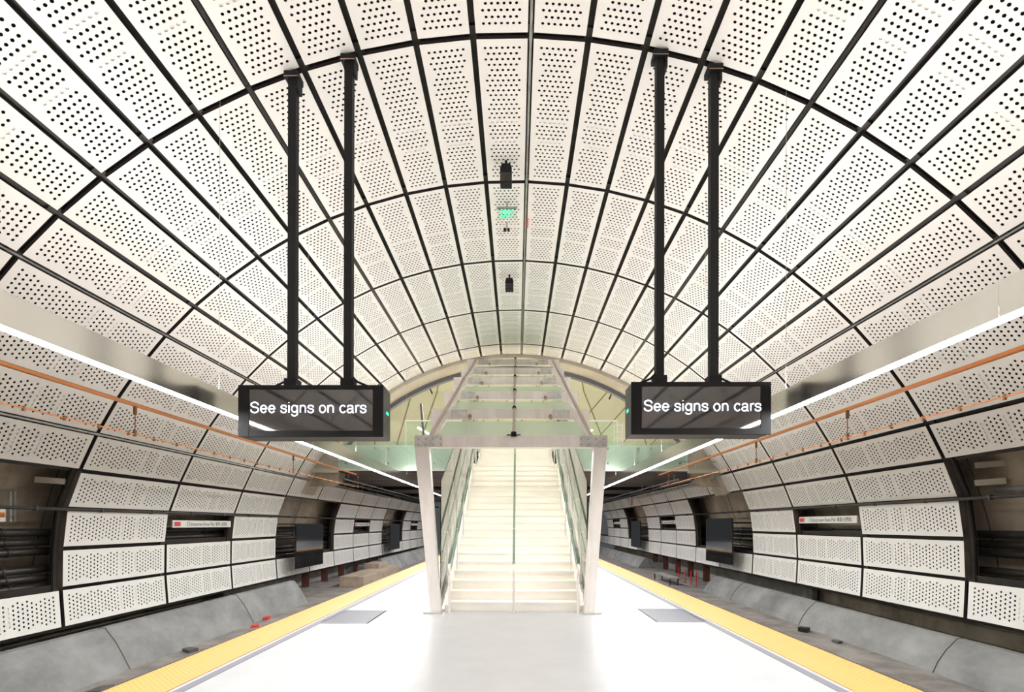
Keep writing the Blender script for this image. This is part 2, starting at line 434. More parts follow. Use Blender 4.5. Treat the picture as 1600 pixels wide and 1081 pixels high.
# ---------------------------------------------------------------- hanging light fins
for s, side in ((-1, 'left'), (1, 'right')):
    x0 = FIN[s]; x1 = x0+s*.12
    t = empty('light_fin', (x0, FIN_Y0, FIN_Z0))
    tag(t, 'long polished steel light fin hanging above the %s platform edge' % side, 'light fixture', 'hanging light fins')
    yy = [FIN_Y0]+[ringY(k)-.15 for k in range(-6, 14) if ringY(k)-.15 > FIN_Y0+.3]+[FIN_Y1]
    for a, b in zip(yy, yy[1:]):
        m = mb('mirror'); xi, xo = x0, x1
        th = .004
        m.box(min(xi, xi+s*th), max(xi, xi+s*th), a+.0008, b-.0008, FIN_Z0-.012, FIN_Z1)
        m.box(min(xo, xo-s*th), max(xo, xo-s*th), a+.0008, b-.0008, FIN_Z0-.012, FIN_Z1)
        m.box(min(xi, xo)+.006, max(xi, xo)-.006, a+.003, b-.003, (FIN_Z0+FIN_Z1)/2-.05, (FIN_Z0+FIN_Z1)/2+.05)
        o = m.build('cover_panel'); o.parent = t; o.matrix_parent_inverse = t.matrix_world.inverted(); o.matrix_parent_inverse = Matrix.Translation((-x0, -FIN_Y0, -FIN_Z0))
        m = mb('led'); m.box(min(xi, xo)+.008, max(xi, xo)-.008, a+.003, b-.003, FIN_Z0-.003+.008, FIN_Z0+.012)
        o = m.build('light_strip'); o.parent = t; o.matrix_parent_inverse = Matrix.Translation((-x0, -FIN_Y0, -FIN_Z0))
    for k in (0, 1, 2, 3, 4):
        y = ringY(k); xw = x0+s*.06
        zt = ZC+math.sqrt(RAD**2-(xw-XC)**2)
        m = mb('beige').tube([(xw, y, FIN_Z1-.03), (xw, y, zt+.05)], .0025, 6)
        o = m.build('hanger_wire'); o.parent = t; o.matrix_parent_inverse = Matrix.Translation((-x0, -FIN_Y0, -FIN_Z0))

def adopt(o, t, origin=None):
    o.parent = t; o.matrix_parent_inverse = Matrix.Translation(-Vector(origin if origin is not None else t.location)); return o

# ---------------------------------------------------------------- overhead contact wires
for s, side, xm, hy in ((-1, 'left', -4.97, (7.12, 12.2, 17.2)), (1, 'right', 4.40, (7.36, 10.15, 16.))):
    t = empty('overhead_line', (xm, 0, 2.6)); tag(t, 'orange copper overhead contact line above the %s track' % side, 'overhead wire', 'overhead lines above the tracks')
    m = mb('copper'); m.bar((xm, -10, 2.965), (xm, 17.0, 2.965), .05, .035); adopt(m.build('copper_bar'), t)
    m = mb('copper').tube([(xm, -10, 2.585), (xm, 17., 2.585)], .008, 6); m.m('copperd')
    for i in range(-4, 34):
        y = i*.5; m.box(xm-.012, xm+.012, y-.012, y+.012, 2.555, 2.605)
    adopt(m.build('contact_wire'), t)
    for y in hy:
        m = mb('copperd').tube([(xm, y, 2.95), (xm, y, 2.6)], .006, 6).box(xm-.016, xm+.016, y-.016, y+.016, 2.84, 2.95).box(xm-.018, xm+.018, y-.018, y+.018, 2.56, 2.64)
        adopt(m.build('dropper'), t)

# ---------------------------------------------------------------- pipes in the joints and along the walls
def run(name, n, dr, r, mname, y0, y1, lab, cat='pipe', group=None, couplings=True, off=0.):
    a = math.radians(TH0+DTH*(n+off)); rr = rad(n)+dr; x, z = XC+rr*math.sin(a), ZC+rr*math.cos(a)
    m = mb(mname).tube([(x, y0, z), (x, y1, z)], r, 10)
    if couplings:
        k = -1
        while ringY(k) < y1:
            if ringY(k) > y0: m.tube([(x, ringY(k)-.07, z), (x, ringY(k)+.07, z)], r*1.25, 10)
            k += 1
    return tag(m.build(name, smooth=True), lab, cat, group)
run('sprinkler_pipe', 0, .01, .018, 'galv', 2, VEND, 'slim light metal pipe running along the crown joint of the vault')
run('conduit', 5, .01, .026, 'pipe', 2, VEND+1.4, 'glossy dark conduit in a vault joint right of the crown, passing above the right sign', 'conduit')
run('conduit', -5, .01, .026, 'pipe', 2, VEND+1.4, 'glossy dark conduit in a vault joint left of the crown, passing above the left sign', 'conduit')
run('conduit', -10, .0, .011, 'galv', 5, VEND, 'thin grey conduit in the vault joint just above the left light fin', 'conduit')
run('conduit', 9, .0, .011, 'galv', 5, VEND, 'thin grey conduit in the vault joint just above the right light fin', 'conduit')
run('conduit', -13, .0, .018, 'galv', 5, 46, 'thin pale conduit in the joint below the left copper line', 'conduit')
# dark hooks hanging from the ends of the two glossy conduits
for n, s in ((5, 1), (-5, -1)):
    x, z = SP(n, .01); y = VEND+1.4
    m = mb('blackm').tube([(x, y-.02, z), (x-s*.03, y+.02, z-.25), (x-s*.10, y+.02, z-.42)], .025, 8)
    m.tube([(x-s*.03, y, z-.2), (x+s*.15, y, z-.30)], .02, 8)
    tag(m.build('conduit_bracket'), 'dark forked bracket at the far end of the %s glossy conduit' % ('right' if s > 0 else 'left'), 'bracket')

for s, side in ((-1, 'left'), (1, 'right')):
    n = -15 if s < 0 else 14
    x, z = SP(n, -.05)
    m = mb('rail').tube([(x, 5, z), (x, 46, z)], .028, 8)
    m.m('pipe')
    for i in range(28): m.box(x-.035, x+.035, 6+i*1.43, 6.05+i*1.43, z-.036, z+.036)
    tag(m.build('cable_run', smooth=False), 'dark cable run crossing in front of the %s wall panels and openings' % side, 'cable')
    zs = (1.27, 1.10, .94, .63, .48, .33)
    for i, zz in enumerate(zs):
        xx = s*(8.33 if i < 3 else 8.30)
        m = mb('pipe').tube([(xx, 4, zz), (xx, 46, zz)], .068, 12)
        m.m('rail')
        for q in range(14):
            yq = 5.9+q*2.86+(i % 3)*.06
            m.tube([(xx, yq, zz), (xx, yq+.06, zz)], .078, 12)
        tag(m.build('black_pipe', smooth=True), 'black pipe behind the %s wall panels, %s of six counted from the top' % (side, ORD[i]), 'pipe', 'black pipes behind the track walls')
x = 8.25
m = mb('galv').tube([(x, 5, 2.02), (x, 9.55, 2.02)], .06, 14).tube([(x, 8.95, 2.02), (x, 9.05, 2.02)], .07, 14)
tag(m.build('galvanised_pipe', smooth=True), 'fat galvanised pipe crossing the nearest opening in the right wall', 'pipe')
# pipe supports and brackets in the openings
def strut(xs, y, z0, z1, lab):
    m = mb('galv').box(xs-.02, xs+.02, y-.02, y+.02, z0, z1).box(xs-.02, xs+.02, y+.06, y+.10, z0, z1)
    tag(m.build('pipe_bracket'), lab, 'bracket')
strut(-8.40, 9.05, 1.45, 1.95, 'pair of slotted metal struts in the nearest opening of the left wall')
strut(8.36, 8.90, 1.75, 2.30, 'pair of slotted struts holding the fat galvanised pipe')
m = mb('galv'); m.box(8.36, 8.40, 8.75, 8.79, .2, 1.8).box(8.36, 8.40, 8.83, 8.87, .2, 1.8)
tag(m.build('pipe_bracket'), 'tall slotted strut behind the black pipes of the right wall', 'bracket')
for s, side, y0 in ((-1, 'left', 9.35), (1, 'right', 9.35)):
    for i, (z, q) in enumerate(((2.45, 'upper'), (2.15, 'lower'))):
        xa = s*7.85; m = mb('beige').bar((xa, 9.50, z), (xa+s*.42, 9.38, z+.03), .04, .10)
        tag(m.build('bracket_arm'), '%s pale steel arm reaching back into the nearest %s opening' % (q, side), 'bracket')
m = mb('white').box(-8.30, -8.29, 8.55, 8.86, 1.45, 1.66).m('orange').box(-8.288, -8.284, 8.57, 8.84, 1.52, 1.60)
tag(m.build('warning_tag'), 'small white and orange tag hanging under the cable in the left opening', 'tag')
m = mb('white').box(8.12, 8.14, 8.42, 8.66, 1.86, 1.94)
tag(m.build('warning_tag'), 'small cream tag under the fat galvanised pipe on the right', 'tag')

# ---------------------------------------------------------------- station name boards and black glass screens
CJK = '\u83ef\u57e0\u00b7\u767d\u862d\u7ad9'
for s, side in ((-1, 'left'), (1, 'right')):
    n0 = -16 if s < 0 else 14
    for k, wh in ((2, 'nearest'), (7, 'middle'), (12, 'farthest')):
        x = s*7.88 if s < 0 else 7.72
        ya = ringY(k)+.14; yb = ya+2.55; zc = 1.42 if s < 0 else 1.56
        t = empty('name_board', (x, ya if s < 0 else yb, zc), PI/2 if s < 0 else -PI/2)
        tag(t, 'white station name board with red mark in the %s slot of the %s wall' % (wh, side), 'sign', 'station name boards')
        m = mb('white').box(0, 2.55, 0, .03, -.085, .085); o = m.build('board'); o.parent = t
        if k == 12: continue
        m = mb('red')
        for i in range(4):
            xx = .07+i*.06
            m.tube([(xx, -.003, -.05), (xx, -.003, .05)], .019, 8)
            m.box(xx, xx+.06 if i < 3 else xx+.015, -.006, .0, (.032 if i % 2 == 0 else -.05), (.05 if i % 2 == 0 else -.032))
        o = m.build('logo'); o.parent = t; o['label'] = 'red squiggle logo'
        for body, xo, wd, sz in (('Chinatown', .52, .70, .13), ('Rose Pak', 1.26, .47, .13), (CJK, 1.78, .58, .115)):
            o = text_mesh(body, sz, 'grey', .001, wd, 'lettering', .001 if body != CJK else .0015); o.parent = t
            o.rotation_euler = (PI/2, 0, 0); o.location = (xo, -.003, -.045)
for s, side, xs, y1, zz in ((-1, 'left', -7.45, 18.55, (-.10, 1.44)), (1, 'right', 7.30, 18.70, (.06, 1.66))):
    for j, yb in enumerate((y1, y1+13.9)):
        t = empty('screen', (xs, yb, zz[0]))
        tag(t, 'glossy black upright panel in the %s opening of the %s wall' % ('near' if j == 0 else 'far', side), 'screen', 'black glass panels on the track walls')
        ln2 = 2.6
        o = mb('gloss').box(0, s*.012, 0.02, ln2-.02, .02, zz[1]-zz[0]-.02).build('glass'); o.parent = t
        o = mb('blackm').box(*sorted((s*.006, s*.04)), 0, ln2, 0, zz[1]-zz[0]).build('frame'); o.parent = t
        m = mb('blackm')
        for q in (.3, ln2-.3): m.bar((s*.05, q, (zz[1]-zz[0])*.9), (s*.8, q, (zz[1]-zz[0])*.9), .05, .05)
        o = m.build('bracket'); o.parent = t

# letters drawn as rounded strokes: cap height .72, x height .52
def _el(cx, cy, rx, ry, a0, a1, n=18):
    return [(cx+rx*math.cos(math.radians(a0+(a1-a0)*i/n)), cy+ry*math.sin(math.radians(a0+(a1-a0)*i/n))) for i in range(n+1)]
def _cr(P, n=4):
    out = []
    for i in range(len(P)-1):
        p0, p1, p2, p3 = P[max(i-1, 0)], P[i], P[i+1], P[min(i+2, len(P)-1)]
        for j in range(n):
            t = j/n
            out.append(tuple(.5*(2*b+(c-a)*t+(2*a-5*b+4*c-d)*t*t+(3*b-a-3*c+d)*t**3) for a, b, c, d in zip(p0, p1, p2, p3)))
    return out+[P[-1]]
GLYPH = {
 'S': (.667, [_cr([(.575, .51), (.52, .63), (.335, .68), (.15, .63), (.10, .53), (.16, .43), (.335, .375), (.52, .32), (.585, .2), (.52, .085), (.335, .035), (.14, .085), (.075, .215)])]),
 's': (.50, [_cr([(.43, .37), (.38, .455), (.25, .485), (.12, .455), (.085, .38), (.13, .31), (.25, .275), (.38, .24), (.43, .155), (.38, .065), (.25, .035), (.11, .065), (.06, .165)])]),
 'e': (.556, [[(.085, .265), (.475, .265)]+_el(.278, .26, .2, .225, 3, 325)]),
 'c': (.50, [_el(.27, .26, .195, .225, 38, 322)]),
 'o': (.556, [_el(.278, .26, .2, .225, 0, 360, 26)]),
 'i': (.222, [[(.11, .03), (.11, .49)], [(.11, .655), (.11, .69)]]),
 'n': (.556, [[(.10, .03), (.10, .49)], [(.10, .33)]+_el(.275, .33, .17, .155, 180, 0)+[(.445, .03)]]),
 'r': (.333, [[(.10, .03), (.10, .49)], [(.10, .31)]+_el(.27, .33, .17, .15, 180, 75)]),
 'a': (.556, [_cr([(.09, .38), (.14, .46), (.27, .485), (.40, .455), (.43, .37), (.43, .12), (.45, .04), (.50, .03)]),
              _cr([(.43, .30), (.30, .28), (.13, .245), (.075, .15), (.12, .06), (.22, .03), (.34, .06), (.43, .16)])]),
 'g': (.556, [_el(.26, .27, .185, .215, 0, 360, 24), _cr([(.455, .49), (.455, .2), (.455, .0), (.42, -.12), (.27, -.175), (.12, -.14), (.08, -.07)])]),
 ' ': (.278, []),
}
def glyph_text(body, width, mname, wt=.041):
    # one mesh per word
    tot = sum(GLYPH[c][0] for c in body)-.10; k = width/tot; x = -.05; out = []
    for word in body.split(' '):
        m = mb(mname)
        for c in word:
            adv, strokes = GLYPH[c]
            for st in strokes: m.tube([((x+a)*k, 0, b*k*1.06) for a, b in st], wt*k, 6)
            x += adv
        x += GLYPH[' '][0]
        o = m.build('lettering')
        for v in o.data.vertices: v.co.y *= .12
        out.append(o)
    return out

def sign(x0, x1, zb, zt, poles, side, dside):
    yf = 6.55; d = .40
    t = empty('message_sign', ((x0+x1)/2, yf, zb))
    tag(t, 'black electronic sign reading See signs on cars, %s one, hanging on two poles' % side, 'sign', 'hanging message signs')
    ox = -(x0+x1)/2; h = zt-zb; W = (x1-x0)/2
    def A(o): o.parent = t; return o
    m = mb('darkgrey'); r = .03
    m.box(-W+.004, W-.004, .03, d, .004, h-.004); A(m.build('housing', bevel=.012)); t.children[-1]['label'] = 'dark grey housing'
    # bezel
    m = mb('blackm'); b0, b1 = .095, .075
    m.box(-W, -W+(.135 if side == 'left' else .125), 0, .03, 0, h).box(W-.125, W, 0, .03, 0, h)
    m.box(-W+.12, W-.12, 0, .03, 0, b1).box(-W+.12, W-.12, 0, .03, h-.055, h)
    A(m.build('bezel', bevel=.004))
    m = mb('screen').box(-W+.12, W-.12, .006, .02, b1-.01, h-.05); A(m.build('display')); t.children[-1]['label'] = 'dark reflective display'
    for o in glyph_text('See signs on cars', 1.385, 'textled'):
        A(o); o.location = (-W+.150, .000, .285 if side == 'left' else .275); o['label'] = 'lit white letters'
    m = mb('green')
    for q in (.10, .16): m.box(dside*(W-.003), dside*(W+.003), .10+q-.012, .10+q+.012, h*.52-.016, h*.52+.016)
    A(m.build('indicator_lamp')); t.children[-1]['label'] = 'two green lamps'
    for px in poles:
        zv = ZC+math.sqrt(RAD**2-(px-XC)**2)
        m = mb('blackm').box(px+ox-.048, px+ox+.048, .10, .20, h-.01, zv-zb+.06); 
        A(m.build('pole'))
        m = mb('blackm').box(px+ox-.075, px+ox+.075, .06, .24, h, h+.10)
        A(m.build('pole_foot', bevel=.006))
        m = mb('blackm').box(px+ox-.085, px+ox+.085, .06, .24, zv-zb-.11, zv-zb-.04).box(px+ox+.05, px+ox+.08, .08, .22, zv-zb-.24, zv-zb-.05)
        m.m('brass').box(px+ox-.086, px+ox+.086, .054, .06, zv-zb-.112, zv-zb-.104)
        A(m.build('pole_clamp'))
    for px, sg in ((poles[0], -1), (poles[1], 1)):
        p = [(px+ox+sg*.02, .16, h+.16), (px+ox+sg*.10, .16, h+.08), (px+ox+sg*.22, .17, h+.03), (px+ox+sg*.34, .18, h-.005)]
        A(mb('blackm').tube(p, .014, 8).build('cable', smooth=True))
sign(-3.335, -1.597, 2.463, 3.084, (-2.74, -2.055), 'left', 1)
sign(1.361, 3.017, 2.496, 3.121, (1.728, 2.383), 'right', -1)

# ---------------------------------------------------------------- speakers and exit sign under the crown
def speaker(y, ztop, sc, lab):
    x = -.185; t = empty('loudspeaker', (x, y, ztop)); tag(t, lab, 'loudspeaker', 'loudspeakers under the crown')
    w2 = .095; hh = .20*sc
    m = mb('blackm'); m.prism([(-w2, -hh*1.75), (w2, -hh*1.75), (w2, -hh*.5), (w2*.7, -hh*.12), (-w2*.7, -hh*.12), (-w2, -hh*.5)], 'y', -.10, .10)
    o = m.build('cabinet', bevel=.006); o.parent = t
    m = mb('rail').box(-w2*.92, w2*.92, -.106, -.10, -hh*1.7, -hh*.95); o = m.build('grille'); o.parent = t
    m = mb('blackm').box(-.02, .02, -.02, .02, -.06, .10); o = m.build('bracket'); o.parent = t
speaker(9.0, 7.30, .92, 'black loudspeaker under the crown, the nearer one')
speaker(13.1, 7.28, .80, 'smaller looking black loudspeaker, deeper in the vault')
y = 10.15
t = empty('exit_sign', (-.19, y, 7.16)); tag(t, 'clear edge-lit sign with green EXIT letters below the crown', 'sign')
o = mb('cglass').box(-.18, .18, 0, .008, -.09, .10).build('pane'); o.parent = t
o = mb('galv').box(-.19, .19, -.02, .03, .10, .125).box(-.02, .02, -.01, .02, .12, .28).build('housing'); o.parent = t
o = text_mesh('EXIT', .20, 'exit', .002, .235, 'lettering', .004); o.parent = t; o.rotation_euler = (PI/2, 0, 0); o.location = (-.115, -.004, -.07); o['label'] = 'green letters EXIT'
m = mb('blackm').box(-.27, -.22, 10.8, 10.85, 7.20, 7.25).box(-.19, -.15, 10.8, 10.85, 7.20, 7.25).m('galv').box(-.22, -.19, 10.81, 10.84, 7.21, 7.38)
tag(m.build('twin_lamp'), 'tiny twin-headed emergency lamp beyond the EXIT sign', 'lamp')
m = mb('red').box(.185, .215, 10.65, 10.95, 7.325, 7.35)
tag(m.build('red_label'), 'small red tag on the crown pipe beside the EXIT sign', 'tag')

# ---------------------------------------------------------------- staircase
SX0, SX1, YS, TR, RI = -1.12, 1.03, 9.04, .281, .149
NS1 = 20
t = empty('staircase', (0, YS, 0)); tag(t, 'wide cream staircase climbing from the platform under a glass canopy', 'stairs')
m = mb('stair')
prof = [(YS, 0)]
for i in range(NS1):
    prof += [(YS+i*TR, (i+1)*RI-.03), (YS+i*TR-.014, (i+1)*RI-.03), (YS+i*TR-.014, (i+1)*RI)]
    if i < NS1-1: prof += [(YS+(i+1)*TR, (i+1)*RI)]
YL = YS+(NS1-1)*TR+1.5; z0 = NS1*RI
for i in range(9):
    prof += [(YL+i*TR, z0+i*RI), (YL+i*TR, z0+(i+1)*RI)]
prof += [(19.0, z0+9*RI), (19.0, z0+9*RI-.45), (YL, z0-.3), (YS+NS1*TR, z0-.35), (YS+.6, 0)]
prof = [(a, b) for a, b in prof]
m.prism(prof, 'x', SX0, SX1)
adopt(m.build('steps'), t)
for xx, sd in ((SX0-.03, 'l'), (SX1+.03, 'r')):                # side stringers
    m = mb('stair'); m.prism([(YS-.02, 0), (YS-.02, .10), (YS+NS1*TR, z0+.07), (YL, z0+.07), (19.0, z0+9*RI+.05), (19.0, z0+.7), (YL, z0-.3), (YS+NS1*TR, z0-.35), (YS+.6, 0)], 'x', xx-.03, xx+.03)
    adopt(m.build('stringer'), t)
SL = RI/TR
def nose(y): return (y-YS)*SL+RI if y < YS+NS1*TR else z0+max(0, (y-YL))*SL
YT = YS+NS1*TR
def rail(x, lab, post_x=None, glassx=None, h=.86, half=False):
    r = empty('handrail', (x, YS-.22, 0)); tag(r, lab, 'handrail', 'handrails of the staircase')
    zb = nose(YS-.1)+h-.28
    m = mb('gedge'); top = [(x, YS-.12, .62+.14), (x, YT-.1, nose(YT-.1)+.73), (x, YL-.2, nose(YT)+.78), (x, 18.6, nose(18.6)+.80)]
    m.tube(top, .021, 8); adopt(m.build('rail_bar', smooth=True), r)
    m = mb('frame').tube([(x, YS-.22, 0), (x, YS-.22, .62)], .022, 10); adopt(m.build('newel_post', smooth=True), r)
    c = [(x, YS-.22+.10*math.sin(a), .70+.085*math.cos(a)) for a in [i*PI/7 for i in range(0, 14)]]
    m = mb('frame').tube([(x, YS-.12, .77)]+c, .018, 8); adopt(m.build('curled_end', smooth=True), r)
    y = YS+.95
    while y < 18.3:
        zz = nose(y); m = mb('frame').box(x-.012, x+.012, y-.025, y+.025, zz-RI, zz+.70); adopt(m.build('baluster'), r)
        y += 1.12
rail(-1.075, 'brushed handrail with green edge along the left side of the stairs')
rail(.985, 'brushed handrail with green edge along the right side of the stairs')
rail(-.045, 'slim handrail running up the middle of the stairs')
for xx, sd in ((-1.235, 'left'), (1.145, 'right')):
    b = empty('glass_balustrade', (xx, YS, 0)); tag(b, 'green glass side screen along the %s edge of the stairs' % sd, 'glass screen', 'glass screens beside the stairs')
    ys = [YS-.10, 10.8, 12.74, 14.6, 16.56, 18.4]
    for a, c in zip(ys, ys[1:]):
        za, zc_ = .92+(a-YS)*SL*.98, .92+(c-.02-YS)*SL*.98
        m = mb('gglass'); m.prism([(a+.01, max(0, (a-YS)*SL-.5)), (a+.01, za+1.25-.25*(a-YS)/9), (c-.01, zc_+1.15-.25*(c-YS)/9), (c-.01, (c-YS)*SL-.3)], 'x', xx-.006, xx+.006)
        adopt(m.build('glass_pane'), b)
    m = mb('gedge').bar((xx, YS+.1, .97), (xx, YT, .95+(YT-YS)*SL), .03, .022); adopt(m.build('edge_trim'), b)
    m = mb('frame')
    y = YS+.7
    while y < YT:
        m.box(xx-.02, xx+.02, y-.03, y+.03, (y-YS)*SL, (y-YS)*SL+.93); y += 1.12
    adopt(m.build('support_posts'), b)

# canopy -------------------------------------------------------
FY = 8.90
cx0 = -.097
t = empty('stair_canopy', (cx0, FY, 0)); tag(t, 'steel portal and stepped glass canopy over the staircase', 'canopy')
def A(o): return adopt(o, t)
for s in (-1, 1):
    xb0, xb1 = (-1.382, -1.215) if s < 0 else (1.251, 1.085)
    xt0, xt1 = (-1.640, -1.410) if s < 0 else (1.446, 1.235)
    m = mb('frame'); m.prism([(xb0, .03), (xb1, .03), (xt1, 2.66), (xt0, 2.66)], 'y', FY-.09, FY+.09)
    A(m.build('portal_post', bevel=.004))
    m = mb('plate').box(*sorted((xt0, xt1-s*.22)), FY-.10, FY-.085, 2.665, 2.845)
    m.m('grey')
    for i in range(4):
        for j in range(2):
            xx = xt0-s*(.06+i*.12); m.tube([(xx, FY-.108, 2.70+j*.09), (xx, FY-.10, 2.70+j*.09)], .011, 8)
    A(m.build('corner_plate'))
    m = mb('plate').box(min(xb0+s*.10, xb1-s*.02), max(xb0+s*.10, xb1-s*.02), FY-.17, FY+.15, 0, .03)
    A(m.build('base_plate', bevel=.003))
m = mb('frame').box(-1.640, 1.446, FY-.085, FY+.085, 2.66, 2.852); A(m.build('header_beam', bevel=.004))
BEAMS = [(10.79, 3.68), (12.74, 4.50), (14.60, 5.32), (16.56, 6.12), (18.52, 6.97)]
X0, X1 = -1.675, 1.415
prev = (FY, 2.852)
for i, (yb, zt) in enumerate(BEAMS):
    m = mb('frame').box(X0, X1, yb-.05, yb+.05, zt-.19, zt); A(m.build('cross_beam', bevel=.003))
    for s, xe in ((-1, X0), (1, X1)):
        # bolted fish plates near each end, knee plate outside the glass
        m = mb('plate').box(min(xe-s*.38, xe-s*.72), max(xe-s*.38, xe-s*.72), yb-.062, yb-.05, zt-.18, zt-.01)
        m.m('grey')
        for a in range(5):
            for b in range(2): m.tube([(xe-s*(.42+a*.065), yb-.068, zt-.05-b*.09), (xe-s*(.42+a*.065), yb-.062, zt-.05-b*.09)], .008, 6)
        A(m.build('bolted_plate'))
        m = mb('frame').prism([(xe, zt-.19), (xe-s*.30, zt-.19), (xe-s*.06, zt-.62), (xe-s*.01, zt-.62)], 'y', yb-.045, yb+.045)
        A(m.build('knee_plate'))
        xs = xe-s*.76
        m = mb('brass').tube([(xs, yb-.02, zt-.12), (xs, yb-.14, zt-.20)], .035, 10); o = A(m.build('spotlight', smooth=True))
        m = mb('lampw').tube([(xs, yb-.141, zt-.201), (xs, yb-.145, zt-.204)], .026, 10); adopt(m.build('lens'), t)
# side tubes and centre sprinkler line
pts = [(FY, 2.86)]+BEAMS
for s, xa in ((-1, -1.40), (1, 1.20)):
    m = mb('rose').tube([(xa, y-.06, z-.03) for y, z in pts], .034, 10); A(m.build('side_tube', smooth=True))
m = mb('rose').tube([(-.05, y-.07, z-.01+.02) for y, z in pts], .026, 10); m.m('blackm')
for y, z in pts: m.tube([(-.05, y-.14, z+.01), (-.05, y-.02, z+.01)], .038, 10)
A(m.build('sprinkler_line', smooth=True))
m = mb('blackm').tube([(-.05, FY-.11, 2.83), (-.05, FY-.11, 2.90)], .045, 12).box(-.16, .06, FY-.12, FY-.10, 2.848, 2.862); A(m.build('centre_clamp'))
# roof glass
for (ya, za), (yb, zb) in zip(pts, pts[1:]):
    for xa, xb in ((-1.36, -.06), (-.04, 1.17)):
        a = za-.06; b = zb-.235
        m = mb('rglass').add([(xa, ya+.02, a), (xb, ya+.02, a), (xb, yb, b), (xa, yb, b), (xa, ya+.02, a-.012), (xb, ya+.02, a-.012), (xb, yb, b-.012), (xa, yb, b-.012)],
                             [(0, 1, 2, 3), (4, 7, 6, 5), (0, 4, 5, 1), (1, 5, 6, 2), (2, 6, 7, 3), (3, 7, 4, 0)])
        A(m.build('roof_pane'))
# added area lights tucked behind the beams to brighten the stairs
for yb, zt in [(FY+.4, 2.75)]+BEAMS[:4]:
    area('stair_fill', (-.05, yb+.09, zt-.12), 2.2, .06, 27, WARM)

# ---------------------------------------------------------------- mezzanine and end of the vault (setting)
m = mb('olive'); N_ = 60
def ring(m, y0_, r0, y1_, r1, a0=-66, a1=66):
    for i in range(N_):
        ta, tb = a0+(a1-a0)*i/N_, a0+(a1-a0)*(i+1)/N_
        (xa, za), (xb, zb), (xc_, zc2), (xd, zd) = SA(ta, r0), SA(tb, r0), SA(tb, r1), SA(ta, r1)
        m.add([(xa, y0_, za), (xb, y0_, zb), (xc_, y1_, zc2), (xd, y1_, zd)], [(0, 1, 2, 3)])
m.m('beige'); ring(m, VEND+.03, 8.9, VEND+.03, 8.06); ring(m, VEND+.03, 8.06, VEND+1.0, 8.06)
m.m('strip'); ring(m, VEND+1.0, 8.08, VEND+1.0, 7.92, -58, 58); ring(m, VEND+1.0, 7.92, VEND+1.25, 7.92, -58, 58); ring(m, VEND+1.25, 7.92, VEND+1.25, 8.9, -58, 58)
struct(m.build('ceiling'))
# cross cavern: vault sloping down to a back wall, with open joints
m = mb('olive')
yA, yB, yC = VEND+1.2, 25.5, 29.5
m.add([(-11, yA, 8.6), (11, yA, 8.6), (11, yB, 7.6), (-11, yB, 7.6)], [(0, 1, 2, 3)])
m.add([(-11, yB, 7.6), (11, yB, 7.6), (11, yC, 4.3), (-11, yC, 4.3)], [(0, 1, 2, 3)])
m.m('beige').add([(-11, yC, 4.3), (11, yC, 4.3), (11, yC+.4, 3.3), (-11, yC+.4, 3.3)], [(0, 1, 2, 3)])
m.m('olive').add([(-11, yA, 8.6), (-11, yC, 8.6), (-11, yC, 3.3), (-11, yA, 3.3)], [(0, 1, 2, 3)])
m.add([(11, yA, 8.6), (11, yC, 8.6), (11, yC, 3.3), (11, yA, 3.3)], [(0, 1, 2, 3)])
m.m('olived')
def slope(y): return 7.6-(y-yB)*3.3/4.0 if y > yB else 8.6-(y-yA)/(yB-yA)
def seam(x0, y0_, x1, y1_):
    m.bar((x0, y0_, slope(y0_)-.01), (x1, y1_, slope(y1_)-.01), .05, .02)
for i in range(-7, 1):
    seam(i*1.15+.9, yB, i*1.15-1.1, yC)
    seam(i*1.15+.9+1.0, yA+.1, i*1.15+.9, yB)
for i in range(0, 6):
    seam(1.2+i*1.5, yC, 4.2+i*1.5, yB); seam(1.0+i*2.1, yB, 3.2+i*2.1, yC)
    seam(1.0+i*2.1, yB, i*2.1, yA+.1)
struct(m.build('wall_back'))
# slab with mint glass-clad edge
m = mb('soffit'); m.prism([(-8.6, 3.30), (8.6, 3.30), (8.6, 3.85), (-8.6, 3.85)], 'y', 19.35, 19.7)
m.box(-8.6, -1.35, 19.7, 46, 3.30, 3.6); m.box(1.26, 8.6, 19.7, 46, 3.30, 3.6); m.box(-1.35, 1.26, 21.5, 46, 3.3, 3.6)
m.m('beige'); m.box(-8.6, 8.6, 19.34, 29.9, 4.0, 4.02)
m.m('blackm'); m.box(-8.4, 8.4, 27.2, 27.6, 3.14, 3.3); m.box(-8.4, 8.4, 33.5, 34, 3.14, 3.3)
struct(m.build('ceiling'))
m = mb('mint'); m.box(-6.25, -1.55, 19.22, 19.34, 3.34, 4.20); m.box(1.45, 5.95, 19.22, 19.34, 3.34, 4.20)
m.m('white').box(-6.25, -1.55, 19.20, 19.34, 3.30, 3.35).box(1.45, 5.95, 19.20, 19.34, 3.30, 3.35)
struct(m.build('trim_5'))
m = mb('beige')
for s, xa in ((-1, -6.25), (1, 5.95)):
    xs = sorted((xa, s*8.6)); m.box(xs[0], xs[1], 19.26, 19.7, 3.35, 5.6)
    m.box(xs[0], xs[1], 19.05, 19.26, 3.22, 3.36)
struct(m.build('wall_front'))
gi = 0
